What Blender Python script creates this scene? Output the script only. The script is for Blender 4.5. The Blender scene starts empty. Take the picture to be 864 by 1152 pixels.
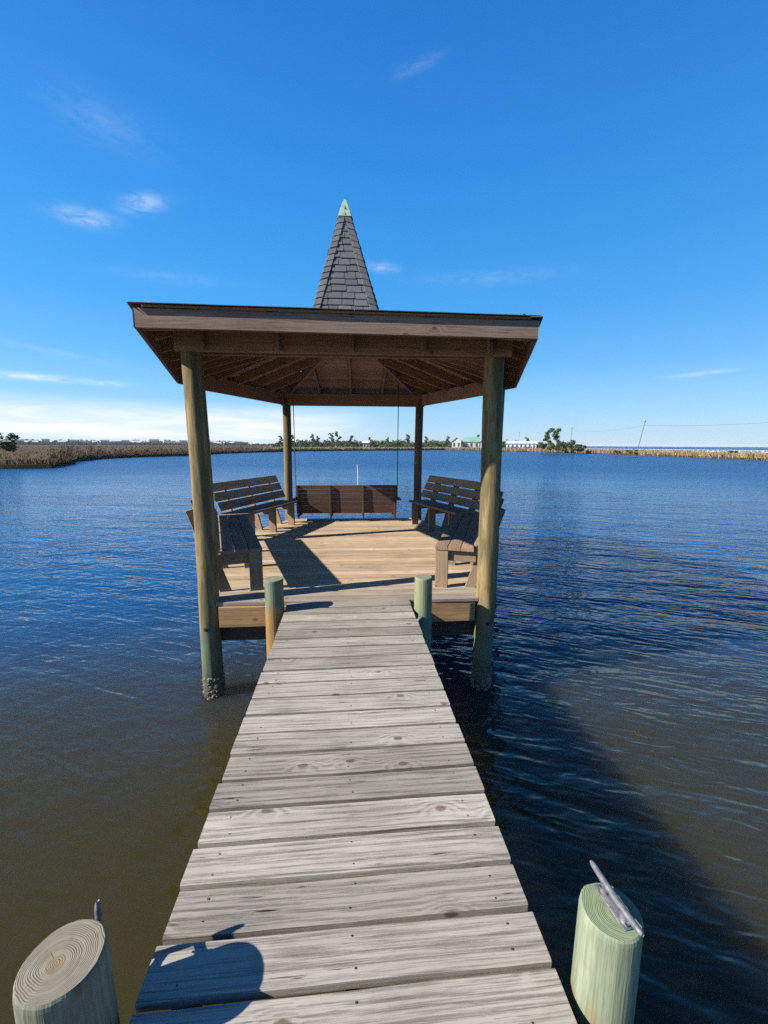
import bpy, bmesh, math, random
from math import sin, cos, pi, radians, hypot, atan2
from mathutils import Vector, Matrix, noise as mnoise
from mathutils.geometry import tessellate_polygon
import numpy as np

random.seed(7)
S = bpy.context.scene
COL = S.collection
WZ = -1.014                       # water level; the dock boards are at z = 0

# ------------------------------------------------------------------ mesh builder
class MB:
    def __init__(s): s.v = []; s.f = []; s.uv = []; s.m = []; s.w = []
    def add(s, pts, wt=0.0):
        i = len(s.v); s.v.extend([tuple(p) for p in pts]); s.w.extend([wt] * len(pts)); return i
    def face(s, idx, uvs=None, mi=0):
        s.f.append(tuple(idx)); s.uv.extend(uvs if uvs else [(0, 0)] * len(idx)); s.m.append(mi)
    def build(s, name, mats, parent=None, smooth=False, loc=(0, 0, 0), rz=0.0):
        me = bpy.data.meshes.new(name); me.from_pydata(s.v, [], s.f)
        ul = me.uv_layers.new(name='grain')
        ul.data.foreach_set('uv', np.array(s.uv, dtype=np.float32).ravel())
        at = me.attributes.new('weather', 'FLOAT', 'POINT'); at.data.foreach_set('value', np.array(s.w, dtype=np.float32))
        for m in (mats if isinstance(mats, (list, tuple)) else [mats]): me.materials.append(m)
        me.polygons.foreach_set('material_index', np.array(s.m, dtype=np.int32))
        me.polygons.foreach_set('use_smooth', np.full(len(s.f), smooth))
        me.update()
        o = bpy.data.objects.new(name, me); COL.objects.link(o)
        if parent: o.parent = parent
        o.location = loc; o.rotation_euler = (0, 0, rz)
        return o

def V(*a): return Vector(a)

def board(mb, p0, p1, up, w, t, seg=1, ch=.004, jit=0.0, wt=0.0, skew=(0, 0), seed=None):
    """A sawn board from p0 to p1; w across, t along 'up'; skew shifts the two ends' sides (mitres)."""
    p0, p1 = Vector(p0), Vector(p1); ax = p1 - p0; L = ax.length; ax.normalize()
    up = Vector(up); up = (up - ax * up.dot(ax)).normalized(); sd = up.cross(ax)
    hw, ht, c = w / 2, t / 2, min(ch, t * .3)
    prof = [(-hw + c, -ht), (hw - c, -ht), (hw, -ht + c), (hw, ht - c), (hw - c, ht), (-hw + c, ht), (-hw, ht - c), (-hw, -ht + c)]
    per = [0]
    for i in range(8):
        a, b = prof[i], prof[(i + 1) % 8]; per.append(per[-1] + hypot(a[0] - b[0], a[1] - b[1]))
    uo, vo = random.uniform(0, 40), random.uniform(0, 40); sd0 = random.uniform(0, 900) if seed is None else seed
    st = []
    for k in range(seg + 1):
        u = k / seg; pts = []
        for (a, b) in prof:
            q = p0 + ax * (L * u) + sd * a + up * b
            if k == 0: q += ax * (skew[0] * a / hw)
            if k == seg: q += ax * (skew[1] * a / hw)
            if jit:
                n1 = mnoise.noise(V(u * L * 2.2, sd0, (1 if a > 0 else -1) * 7.3))
                n2 = mnoise.noise(V(u * L * 1.3, sd0 + 50, 0)); n3 = mnoise.noise(V(u * L * 9, sd0 + 80, (1 if a > 0 else -1) * 3.1))
                q += sd * (n1 * jit + n3 * jit * .35) + up * (n2 * jit * .6 + (abs(a) / hw) ** 2 * jit * .25)
            pts.append(q)
        st.append(mb.add(pts, wt))
    for k in range(seg):
        a, b = st[k], st[k + 1]; u0, u1 = uo + L * k / seg, uo + L * (k + 1) / seg
        for i in range(8):
            j = (i + 1) % 8
            mb.face((a + i, a + j, b + j, b + i), [(u0, vo + per[i]), (u0, vo + per[i + 1]), (u1, vo + per[i + 1]), (u1, vo + per[i])])
    mb.face([st[0] + i for i in reversed(range(8))], [(uo + prof[i][1] * .3, vo + prof[i][0]) for i in reversed(range(8))])
    mb.face([st[-1] + i for i in range(8)], [(uo + prof[i][1] * .3, vo + prof[i][0]) for i in range(8)])

def tube(mb, path, radii, n=12, cap=True, wt=0.0, rough=0.0, seed=0, mi=0, capmi=None):
    """A round bar through the points of path, with an optional uneven surface and disc ends."""
    path = [Vector(p) for p in path]; st = []; vo, uo = random.uniform(0, 20), random.uniform(0, 20); d = 0; ds = []
    ref = V(0, 0, 1)
    if abs((path[-1] - path[0]).normalized().z) > .8: ref = V(0, 1, 0)
    for k, p in enumerate(path):
        t = (path[min(k + 1, len(path) - 1)] - path[max(k - 1, 0)]).normalized()
        x = t.cross(ref).normalized(); y = x.cross(t)
        if k: d += (p - path[k - 1]).length
        ds.append(uo + d); pts = []
        for i in range(n):
            a = 2 * pi * i / n; r = radii[k]
            if rough: r *= 1 + rough * (mnoise.noise(V(cos(a) * 1.6, sin(a) * 1.6, d * .9 + seed)) + .5 * mnoise.noise(V(cos(a) * 5, sin(a) * 5, d * .5 + seed + 9)))
            pts.append(p + x * (cos(a) * r) + y * (sin(a) * r))
        st.append(mb.add(pts, wt))
    for k in range(len(path) - 1):
        a, b = st[k], st[k + 1]; R = max(radii)
        for i in range(n):
            j = (i + 1) % n; v0, v1 = vo + 2 * pi * R * i / n, vo + 2 * pi * R * (i + 1) / n
            mb.face((a + j, a + i, b + i, b + j), [(ds[k], v1), (ds[k], v0), (ds[k + 1], v0), (ds[k + 1], v1)], mi)
    if cap:
        cm = mi if capmi is None else capmi
        for (s0, pc, flip) in ((st[0], path[0], 0), (st[-1], path[-1], 1)):
            c = mb.add([pc], wt)
            for i in range(n):
                j = (i + 1) % n
                ids = (s0 + j, s0 + i, c) if flip else (s0 + i, s0 + j, c)
                ids = tuple(reversed(ids))
                mb.face(ids, [tuple((Vector(mb.v[q]) - pc).xy) for q in ids], cm)

def thing(name, label, cat, loc=(0, 0, 0), rz=0.0, group=None):
    o = bpy.data.objects.new(name, None); COL.objects.link(o); o.empty_display_size = .2
    o.location = loc; o.rotation_euler = (0, 0, rz); tag(o, label, cat, group); return o
def tag(o, label=None, cat=None, group=None, kind=None):
    if label: o['label'] = label
    if cat: o['category'] = cat
    if group: o['group'] = group
    if kind: o['kind'] = kind
    return o
def copy_tree(o, parent=None):
    c = o.copy(); COL.objects.link(c)
    if parent: c.parent = parent
    for ch in [x for x in bpy.data.objects if x.parent == o]: copy_tree(ch, c)
    return c

# ------------------------------------------------------------------ materials
ALB = .74      # real-world reflectances
def sc(c): return None if c is None else (tuple(sc(x) for x in c) if isinstance(c[0], (tuple, list)) else tuple(x * ALB for x in c))
class NT:
    def __init__(s, name):
        s.mat = bpy.data.materials.new(name); s.mat.use_nodes = True; s.t = s.mat.node_tree
        s.bsdf = next(n for n in s.t.nodes if n.type == 'BSDF_PRINCIPLED')
        s.out = next(n for n in s.t.nodes if n.type == 'OUTPUT_MATERIAL')
    def n(s, typ, **kw):
        nd = s.t.nodes.new(typ)
        for k, v in kw.items():
            if k in nd.inputs.keys():
                s.set(nd.inputs[k], v)
            else: setattr(nd, k, v)
        return nd
    def set(s, sock, v):
        if isinstance(v, bpy.types.NodeSocket): s.t.links.new(v, sock)
        elif isinstance(v, (tuple, list)) and sock.type == 'RGBA' and len(v) == 3: sock.default_value = (*v, 1)
        else: sock.default_value = v
    def m(s, op, a, b=None, c=None, clamp=False):
        nd = s.t.nodes.new('ShaderNodeMath'); nd.operation = op; nd.use_clamp = clamp
        for i, x in enumerate((a, b, c)):
            if x is not None: s.set(nd.inputs[i], x)
        return nd.outputs[0]
    def mix(s, f, a, b, mode='MIX'):
        nd = s.t.nodes.new('ShaderNodeMix'); nd.data_type = 'RGBA'; nd.blend_type = mode; nd.clamp_factor = True
        s.set(nd.inputs[0], f); s.set(nd.inputs[6], a); s.set(nd.inputs[7], b); return nd.outputs[2]
    def ramp(s, f, lo, hi, a=0.0, b=1.0):
        nd = s.t.nodes.new('ShaderNodeMapRange'); nd.interpolation_type = 'SMOOTHSTEP'
        for i, x in enumerate((f, lo, hi, a, b)): s.set(nd.inputs[i], x)
        return nd.outputs[0]
    def noise(s, vec, scale, detail=3.0, rough=.55, dist=0.0):
        nd = s.t.nodes.new('ShaderNodeTexNoise')
        if vec is not None: s.set(nd.inputs['Vector'], vec)
        s.set(nd.inputs['Scale'], scale); s.set(nd.inputs['Detail'], detail); s.set(nd.inputs['Roughness'], rough); s.set(nd.inputs['Distortion'], dist)
        return nd.outputs['Fac']
    def xyz(s, x, y, z=0.0):
        nd = s.t.nodes.new('ShaderNodeCombineXYZ')
        for i, q in enumerate((x, y, z)): s.set(nd.inputs[i], q)
        return nd.outputs[0]
    def sep(s, v):
        nd = s.t.nodes.new('ShaderNodeSeparateXYZ'); s.set(nd.inputs[0], v); return nd.outputs

def wood(name, cols, dark, tan=None, rough=.85, knots=.5, contrast=1.0, cracks=.6, tint=None, var=.35, bump=.5, rings=1.0, swirl=6.0):
    """Sawn timber: u runs along the board, v across it; each board gets its own tone and grain."""
    cols, dark, tan = sc(cols), sc(dark), sc(tan)
    N = NT(name); uv = N.n('ShaderNodeUVMap', uv_map='grain').outputs[0]; q = N.sep(uv)
    geo = N.n('ShaderNodeNewGeometry'); rnd = geo.outputs['Random Per Island']
    u = N.m('ADD', q[0], N.m('MULTIPLY', rnd, 61.0)); v = N.m('ADD', q[1], N.m('MULTIPLY', rnd, 37.0))
    # knots
    kv = N.n('ShaderNodeTexVoronoi', feature='F1', voronoi_dimensions='2D'); N.set(kv.inputs['Vector'], N.xyz(N.m('ADD', N.m('MULTIPLY', u, 4.0), N.m('MULTIPLY', N.noise(N.xyz(u, v), 40.0, 2, .5), .12)), N.m('MULTIPLY', v, 7.0))); kv.inputs['Scale'].default_value = 1
    kd = kv.outputs['Distance']; pick = N.m('GREATER_THAN', N.sep(kv.outputs['Color'])[0], 1 - knots * .26)
    kinf = N.m('MULTIPLY', pick, N.ramp(kd, .5, .0))
    knot = N.m('MULTIPLY', pick, N.ramp(kd, .125, .06))
    # cathedral grain
    w1 = N.noise(N.xyz(N.m('MULTIPLY', u, .9), N.m('MULTIPLY', v, 7.0)), 1.0, 3.0, .5)
    ph = N.m('ADD', N.m('MULTIPLY', v, 34.0), N.m('ADD', N.m('MULTIPLY', w1, swirl), N.m('MULTIPLY', kinf, 2.0)))
    ring = N.m('PINGPONG', ph, .5); ring = N.ramp(ring, .05, .5)
    fine = N.noise(N.xyz(N.m('MULTIPLY', u, 3.2), N.m('MULTIPLY', v, 260.0)), 1.0, 4.0, .72)
    mid = N.noise(N.xyz(N.m('MULTIPLY', u, 1.1), N.m('MULTIPLY', v, 48.0)), 1.0, 5.0, .70, .12)
    blot = N.noise(N.xyz(N.m('MULTIPLY', u, 1.7), N.m('MULTIPLY', v, 4.0)), 1.0, 4.0, .6)
    ck = N.noise(N.xyz(N.m('MULTIPLY', u, 3.4), N.m('MULTIPLY', v, 85.0)), 1.0, 3.0, .6, .2)
    ckm = N.noise(N.xyz(N.m('MULTIPLY', u, 2.0), N.m('MULTIPLY', v, 9.0)), 1.0, 2.0, .5); crack = N.m('MULTIPLY', N.m('MULTIPLY', N.ramp(ck, .37, .29), N.ramp(ckm, .42, .62)), cracks)
    g = N.m('ADD', N.m('MULTIPLY', ring, .34 * rings), N.m('ADD', N.m('MULTIPLY', N.ramp(fine, .36, .64), .46), N.m('MULTIPLY', N.ramp(mid, .3, .66), .42)))
    g = N.m('MULTIPLY', N.m('SUBTRACT', N.m('ADD', g, .25), .55), contrast); g = N.m('ADD', g, .5, clamp=True)
    base = N.mix(rnd, cols[0], cols[1])
    if tan:
        wt = N.n('ShaderNodeAttribute', attribute_name='weather').outputs['Fac']
        base = N.mix(wt, N.mix(rnd, tan[0], tan[1]), base)
    c = N.mix(g, dark, base)
    c = N.mix(N.ramp(blot, .42, .68, 0, .6), c, N.mix(.5, c, dark))
    c = N.mix(N.m('MULTIPLY', N.m('MULTIPLY', knot, N.ramp(mid, .25, .6, .35, .8)), 1.0), c, (dark[0] * 1.0, dark[1] * .72, dark[2] * .55))
    c = N.mix(crack, c, (dark[0] * .22, dark[1] * .2, dark[2] * .2))
    r2 = N.m('FRACT', N.m('MULTIPLY', rnd, 17.31))
    hsv = N.n('ShaderNodeHueSaturation', Color=c); N.set(hsv.inputs['Value'], N.m('ADD', N.m('MULTIPLY', r2, var), 1 - var * .55))
    N.set(N.bsdf.inputs['Base Color'], hsv.outputs[0]); N.bsdf.inputs['Roughness'].default_value = rough
    N.bsdf.inputs['Specular IOR Level'].default_value = .25
    h = N.m('SUBTRACT', N.m('ADD', N.m('MULTIPLY', g, .6), N.m('MULTIPLY', fine, .4)), N.m('MULTIPLY', crack, 1.5))
    b = N.n('ShaderNodeBump', Height=h); b.inputs['Strength'].default_value = bump; b.inputs['Distance'].default_value = .003
    N.set(N.bsdf.inputs['Normal'], b.outputs[0])
    return N.mat

def log_mat(name, cols, streak, low=None, zlow=(0, 0), mid=None, zmid=None, wet=True, bump=.5):
    """Round treated piling: u up the log; colour zones by height along it, checks and streaks."""
    cols, streak, low, mid = sc(cols), sc(streak), sc(low), sc(mid)
    N = NT(name); uv = N.n('ShaderNodeUVMap', uv_map='grain').outputs[0]; q = N.sep(uv); u, v = q[0], q[1]
    z = N.sep(N.n('ShaderNodeNewGeometry').outputs['Position'])[2]
    a = N.noise(N.xyz(N.m('MULTIPLY', u, 1.2), N.m('MULTIPLY', v, 13.0)), 1, 5, .6, .4)
    f = N.noise(N.xyz(N.m('MULTIPLY', u, 5.0), N.m('MULTIPLY', v, 120.0)), 1, 4, .65)
    bl = N.noise(N.xyz(N.m('MULTIPLY', u, 6.0), N.m('MULTIPLY', v, 17.0)), 1, 5, .68)
    c = N.mix(N.ramp(a, .40, .60), cols[0], cols[1])
    zz = N.m('ADD', z, N.m('MULTIPLY', N.m('SUBTRACT', bl, .5), .55))
    if mid: c = N.mix(N.m('MULTIPLY', N.ramp(zz, zmid[0], zmid[1]), N.ramp(a, .2, .5, .5, 1)), c, mid)
    if low: c = N.mix(N.ramp(zz, zlow[1], zlow[0]), c, low)
    c = N.mix(N.ramp(f, .42, .70, 0, .55), c, streak)
    kv = N.n('ShaderNodeTexVoronoi', voronoi_dimensions='2D'); N.set(kv.inputs['Vector'], N.xyz(N.m('MULTIPLY', u, 3.6), N.m('MULTIPLY', v, 6.0))); kv.inputs['Scale'].default_value = 1
    kn = N.m('MULTIPLY', N.m('GREATER_THAN', N.sep(kv.outputs['Color'])[0], .62), N.ramp(kv.outputs['Distance'], .10, .045))
    c = N.mix(N.m('MULTIPLY', kn, .7), c, (.16, .08, .045))
    ck = N.noise(N.xyz(N.m('MULTIPLY', u, 1.3), N.m('MULTIPLY', v, 42.0)), 1, 2, .5, .3); crack = N.ramp(ck, .31, .25)
    c = N.mix(N.m('MULTIPLY', crack, .8), c, (streak[0] * .25, streak[1] * .25, streak[2] * .25))
    c = N.mix(N.ramp(bl, .46, .72, 0, .6), c, N.mix(.55, c, streak))
    if wet:
        c = N.mix(N.ramp(zz, WZ + .42, WZ + .2), c, (.07, .07, .055)); c = N.mix(N.ramp(zz, WZ + .1, WZ + .02), c, (.02, .02, .014))
    N.set(N.bsdf.inputs['Base Color'], c); N.bsdf.inputs['Roughness'].default_value = .82; N.bsdf.inputs['Specular IOR Level'].default_value = .25
    h = N.m('SUBTRACT', N.m('ADD', N.m('MULTIPLY', f, .5), N.m('MULTIPLY', a, .8)), N.m('MULTIPLY', crack, 1.5))
    b = N.n('ShaderNodeBump', Height=h); b.inputs['Strength'].default_value = bump; b.inputs['Distance'].default_value = .006
    N.set(N.bsdf.inputs['Normal'], b.outputs[0])
    return N.mat

def ring_mat(name, a, b, dark, freq=95.0, off=(.0, .0)):
    """Sawn end grain: growth rings round an off-centre pith, radial checks, blotches."""
    a, b, dark = sc(a), sc(b), sc(dark)
    N = NT(name); uv = N.n('ShaderNodeUVMap', uv_map='grain').outputs[0]; q = N.sep(uv)
    x, y = N.m('ADD', q[0], off[0]), N.m('ADD', q[1], off[1])
    d = N.m('SQRT', N.m('ADD', N.m('MULTIPLY', x, x), N.m('MULTIPLY', y, y)))
    w = N.noise(N.xyz(x, y), 14, 3, .5)
    w2 = N.noise(N.xyz(x, y), 7, 2, .5); ph = N.m('ADD', N.m('MULTIPLY', d, freq), N.m('ADD', N.m('MULTIPLY', w, 2.0), N.m('MULTIPLY', w2, 9.0))); wk = N.noise(N.xyz(N.m('MULTIPLY', d, 60.0), 0.0), 1, 2, .6); ring = N.m('MAXIMUM', N.ramp(N.m('PINGPONG', ph, .5), .08, .40), N.ramp(wk, .42, .66))
    ang = N.m('ARCTAN2', y, x)
    ck = N.noise(N.xyz(N.m('MULTIPLY', ang, 4.5), N.m('MULTIPLY', d, 5.0)), 1, 3, .6, .2); crack = N.m('MULTIPLY', N.ramp(ck, .36, .30), N.ramp(d, .01, .03))
    bl = N.noise(N.xyz(x, y), 26, 4, .6)
    saw = N.noise(N.xyz(N.m('MULTIPLY', x, 30.0), N.m('MULTIPLY', y, 320.0)), 1, 2, .5)
    c = N.mix(ring, dark, a); c = N.mix(N.ramp(bl, .4, .7), c, N.mix(ring, dark, b)); c = N.mix(N.m('MULTIPLY', saw, .35), c, dark)
    c = N.mix(N.ramp(d, .03, .005, 0, .6), c, (b[0] * 1.05, b[1] * .8, b[2] * .55))
    c = N.mix(N.m('MULTIPLY', crack, .7), c, (dark[0] * .35, dark[1] * .3, dark[2] * .3))
    N.set(N.bsdf.inputs['Base Color'], c); N.bsdf.inputs['Roughness'].default_value = .9; N.bsdf.inputs['Specular IOR Level'].default_value = .2
    bp = N.n('ShaderNodeBump', Height=N.m('SUBTRACT', ring, crack)); bp.inputs['Strength'].default_value = .5; bp.inputs['Distance'].default_value = .002
    N.set(N.bsdf.inputs['Normal'], bp.outputs[0]); return N.mat

def plain(name, a, b=None, scale=8.0, rough=.8, spec=.3, metal=0.0, island=0.0, bump=0.0):
    N = NT(name); b = sc(b or a); a = sc(a); co = N.n('ShaderNodeTexCoord').outputs['Object']
    f = N.ramp(N.noise(co, scale, 4, .6), .35, .65)
    if island:
        rnd = N.n('ShaderNodeNewGeometry').outputs['Random Per Island']; f = N.m('ADD', N.m('MULTIPLY', f, 1 - island), N.m('MULTIPLY', rnd, island))
    N.set(N.bsdf.inputs['Base Color'], N.mix(f, a, b)); N.bsdf.inputs['Roughness'].default_value = rough
    N.bsdf.inputs['Specular IOR Level'].default_value = spec; N.bsdf.inputs['Metallic'].default_value = metal
    if bump:
        bp = N.n('ShaderNodeBump', Height=N.noise(co, scale * 3, 4, .6)); bp.inputs['Strength'].default_value = .6; bp.inputs['Distance'].default_value = bump
        N.set(N.bsdf.inputs['Normal'], bp.outputs[0])
    return N.mat

M = {}
M['walk'] = wood('grey_weathered_boards', ((.49, .445, .385), (.37, .335, .29)), (.09, .072, .054), knots=.55, contrast=1.6, cracks=1.0, var=.34, bump=.7, rings=.7, swirl=4.5)
M['deck'] = wood('gazebo_deck_boards', ((.42, .39, .35), (.36, .33, .30)), (.16, .10, .06), tan=((.60, .45, .295), (.52, .38, .24)), knots=.35, contrast=1.15, cracks=.7, var=.36)
M['rim'] = wood('rim_joist_wood', ((.60, .37, .18), (.52, .31, .145)), (.15, .085, .045), knots=.5, contrast=.9, cracks=.4)
M['fascia'] = wood('fascia_wood', ((.40, .275, .205), (.33, .225, .17)), (.105, .068, .05), knots=.35, contrast=1.1, cracks=.7, var=.1, bump=.7)
M['frame'] = wood('roof_frame_wood', ((.62, .385, .23), (.52, .31, .18)), (.25, .145, .09), knots=.5, contrast=1.0, cracks=.5, var=.45)
M['sheath'] = wood('roof_board_wood', ((.60, .37, .21), (.48, .285, .16)), (.25, .145, .085), knots=.35, contrast=.9, cracks=.4, var=.5)
M['bench'] = wood('bench_wood', ((.40, .28, .195), (.33, .225, .155)), (.13, .088, .06), knots=.5, contrast=1.0, cracks=.6, var=.35)
M['bench_back_lit'] = wood('bench_back_wood_lit', ((.58, .40, .27), (.48, .325, .215)), (.18, .115, .075), knots=.5, contrast=1.1, cracks=.6, var=.35)  # bench wood in a lighter copy: bounced light on the slats painted in
M['leg'] = wood('bench_leg_wood', ((.42, .30, .20), (.36, .25, .165)), (.16, .105, .07), knots=.4, contrast=.9, cracks=.5, var=.3)
M['swing'] = wood('swing_wood', ((.17, .10, .066), (.135, .08, .052)), (.06, .035, .024), knots=.25, contrast=.9, cracks=.4, var=.4)
M['dark'] = wood('under_dock_wood', ((.13, .10, .07), (.10, .08, .06)), (.04, .03, .022), knots=.3, cracks=.4)
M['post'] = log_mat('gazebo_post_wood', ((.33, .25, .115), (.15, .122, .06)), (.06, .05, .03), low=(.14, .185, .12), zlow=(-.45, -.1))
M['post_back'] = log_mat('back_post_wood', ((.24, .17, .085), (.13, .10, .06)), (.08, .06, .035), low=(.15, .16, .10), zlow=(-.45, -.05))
M['pile_small'] = log_mat('step_piling_wood', ((.20, .235, .155), (.14, .175, .125)), (.07, .08, .055), low=(.33, .19, .065), zlow=(-.02, .10))
M['pile_green'] = log_mat('teal_piling_wood', ((.21, .27, .17), (.27, .27, .15)), (.11, .14, .09), low=(.16, .24, .19), zlow=(-.12, .05))
M['pile_left'] = log_mat('grey_piling_wood', ((.25, .27, .19), (.20, .21, .15)), (.08, .085, .06))
M['pile_right'] = log_mat('mint_piling_wood', ((.30, .35, .245), (.215, .26, .18)), (.12, .125, .08), low=(.27, .215, .115), zlow=(-.10, .06))
M['ring_grey'] = ring_mat('grey_end_grain', (.31, .285, .215), (.24, .215, .155), (.195, .17, .125), freq=215, off=(.012, .01))
M['ring_green'] = ring_mat('mint_end_grain', (.26, .33, .195), (.26, .27, .15), (.175, .225, .125), freq=200, off=(-.012, .008))
M['ring_small'] = ring_mat('small_end_grain', (.33, .34, .25), (.26, .30, .22), (.13, .14, .10))
M['galv'] = plain('galvanised_steel', (.24, .235, .265), (.13, .13, .15), 55, .55, .5, .25, bump=.002)
M['rust'] = plain('rusty_steel', (.10, .06, .04), (.05, .035, .03), 60, .7, .3, .3)
M['nail'] = plain('nail_steel', (.07, .06, .055), (.035, .03, .028), 90, .6)
M['rope'] = plain('rope_fibre', (.10, .085, .07), (.05, .045, .04), 40, .9)
M['copper'] = plain('verdigris_cap', (.42, .55, .42), (.30, .42, .33), 14, .6)
M['oyster'] = plain('oyster_shell', (.31, .275, .22), (.07, .06, .045), 30, .85, island=.75, bump=.004)

def shingle_mat():
    N = NT('asphalt_shingles'); co = N.n('ShaderNodeTexCoord').outputs['Object']
    rnd = N.n('ShaderNodeNewGeometry').outputs['Random Per Island']
    c = N.mix(rnd, (.042, .043, .047), (.082, .083, .088)); g = N.noise(co, 220, 2, .6)
    c = N.mix(N.ramp(g, .3, .7, 0, .5), c, (.16, .165, .175)); s = N.noise(co, 7, 4, .6); c = N.mix(N.ramp(s, .55, .8, 0, .5), c, (.20, .20, .20))
    N.set(N.bsdf.inputs['Base Color'], c); N.bsdf.inputs['Roughness'].default_value = .9
    b = N.n('ShaderNodeBump', Height=g); b.inputs['Distance'].default_value = .003; b.inputs['Strength'].default_value = .6; N.set(N.bsdf.inputs['Normal'], b.outputs[0]); return N.mat
M['shingle'] = shingle_mat()

# ------------------------------------------------------------------ sun, sky
SUN_EL, K = radians(32.5), .24
sh = Vector((1, K, 0)).normalized(); sdir = Vector((sh.x * cos(SUN_EL), sh.y * cos(SUN_EL), -sin(SUN_EL)))   # way the light travels
sl = bpy.data.lights.new('sun', 'SUN'); sl.energy = 5.0; sl.angle = radians(.53); sl.color = (1.0, .93, .82)
so = bpy.data.objects.new('sun', sl); COL.objects.link(so); so.rotation_euler = sdir.to_track_quat('-Z', 'Y').to_euler(); so.location = (-20, -5, 20)

def build_world():
    w = bpy.data.worlds.new('World'); S.world = w; w.use_nodes = True; t = w.node_tree
    N = NT.__new__(NT); N.t = t
    bg = next(n for n in t.nodes if n.type == 'BACKGROUND')
    sky = t.nodes.new('ShaderNodeTexSky'); sky.sky_type = 'NISHITA'; sky.sun_disc = False
    sky.sun_elevation = SUN_EL; sky.sun_rotation = atan2(-sdir.x, -sdir.y)
    sky.air_density = SKY['air']; sky.dust_density = SKY['dust']; sky.ozone_density = SKY['ozone']
    d = N.n('ShaderNodeTexCoord').outputs['Generated']
    nm = N.n('ShaderNodeVectorMath', operation='NORMALIZE'); N.set(nm.inputs[0], d); q = N.sep(nm.outputs[0])
    DEG = 180 / pi
    az = N.m('MULTIPLY', N.m('ARCTAN2', q[0], q[1]), DEG); el = N.m('MULTIPLY', N.m('ARCSINE', q[2]), DEG)
    k = 1.0 / (2 ** S.view_settings.exposure * SKY['strength'])
    cr = t.nodes.new('ShaderNodeValToRGB'); N.set(cr.inputs[0], N.m('DIVIDE', N.m('ADD', el, 2.0), 92.0)); cr.color_ramp.interpolation = 'LINEAR'
    els = cr.color_ramp.elements
    while len(els) > 1: els.remove(els[-1])
    for q_, (e_, c_) in enumerate(SKY['grad']):
        e = els[0] if q_ == 0 else els.new((e_ + 2) / 92.0)
        e.position = (e_ + 2) / 92.0; e.color = (*[(x / 255) ** 2.2 for x in c_], 1)
    vm = N.n('ShaderNodeVectorMath', operation='SCALE'); N.set(vm.inputs[0], cr.outputs[0]); vm.inputs['Scale'].default_value = k
    side = N.ramp(az, -60.0, 60.0, 1.06, .93)
    vs = N.n('ShaderNodeVectorMath', operation='SCALE'); N.set(vs.inputs[0], vm.outputs[0]); N.set(vs.inputs['Scale'], side)
    col = N.mix(SKY['mix'], sky.outputs[0], vs.outputs[0])
    # low streaky cloud bank to the left, thinning to the right
    nv = N.xyz(N.m('MULTIPLY', az, .085), N.m('MULTIPLY', el, .62), 1.7)
    n1 = N.noise(nv, 1.0, 6, .62, .4)
    band = N.m('MULTIPLY', N.ramp(el, -.5, 1.2), N.ramp(el, 5.6, 2.6))
    left = N.ramp(az, 6.0, -14.0, .30, 1.0)
    thr = N.ramp(n1, .34, .66)
    f = N.m('MULTIPLY', N.m('MULTIPLY', band, left), N.m('ADD', N.m('MULTIPLY', thr, .55), .52))
    right = N.ramp(az, 8.0, -2.0); f = N.m('MULTIPLY', f, right)
    # single wisps: (azimuth, elevation, half width, half height, tilt, strength)
    nw = N.noise(N.xyz(N.m('MULTIPLY', az, .45), N.m('MULTIPLY', el, 1.3), 4.2), 1.0, 5, .65, .8)
    for (a0, e0, sa, se, tl, st) in WISPS:
        x = N.m('SUBTRACT', az, a0); y = N.m('SUBTRACT', el, e0)
        y = N.m('SUBTRACT', y, N.m('MULTIPLY', x, tl))
        rr = N.m('ADD', N.m('POWER', N.m('ABSOLUTE', N.m('DIVIDE', x, sa)), 2.0), N.m('POWER', N.m('ABSOLUTE', N.m('DIVIDE', y, se)), 2.0))
        g = N.m('MULTIPLY', N.m('EXPONENT', N.m('MULTIPLY', rr, -1.0)), st)
        f = N.m('MAXIMUM', f, N.m('MULTIPLY', g, N.ramp(nw, .22, .75)))
    col = N.mix(N.m('MINIMUM', f, .95), col, SKY['cloud'])
    N.set(bg.inputs['Color'], col); bg.inputs['Strength'].default_value = SKY['strength']
SKY = dict(air=1.0, dust=.3, ozone=3.0, strength=.10, mix=.88, cloud=(4.5, 4.65, 4.8),
           grad=[(-2, (186, 214, 234)), (0, (180, 212, 240)), (3, (156, 208, 249)), (6, (130, 199, 252)), (10, (94, 181, 251)), (16, (62, 165, 246)), (22, (48, 154, 239)), (30, (38, 140, 231)), (40, (29, 122, 215)), (60, (15, 82, 168)), (90, (8, 60, 132))])
WISPS = [(-22.7, 24.4, 2.0, .7, .25, .42), (-28.1, 22.1, 2.4, .7, .05, .40), (-34.4, 6.7, 5.0, .32, 0, .7), (-27.7, 6.6, 2.5, .28, .02, .45),
         (40.9, 7.6, 2.6, .2, .03, .38), (4.6, 21.1, 1.8, .45, -.1, .4), (8.7, 37.6, 2.4, .45, .22, .12), (-26, 29.8, 4.5, 1.6, -.1, .09), (18, 19.6, 8, .7, -.02, .10),
         (-31, 9.2, 6, .35, -.12, .12), (-20, 18.2, 6, .6, .05, .08)]
S.view_settings.exposure = 1.2
build_world()
S.view_settings.view_transform = 'Standard'; S.view_settings.look = 'None'; S.view_settings.gamma = 1; S.view_settings.use_curve_mapping = False
S.view_settings.exposure = 1.2

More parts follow.
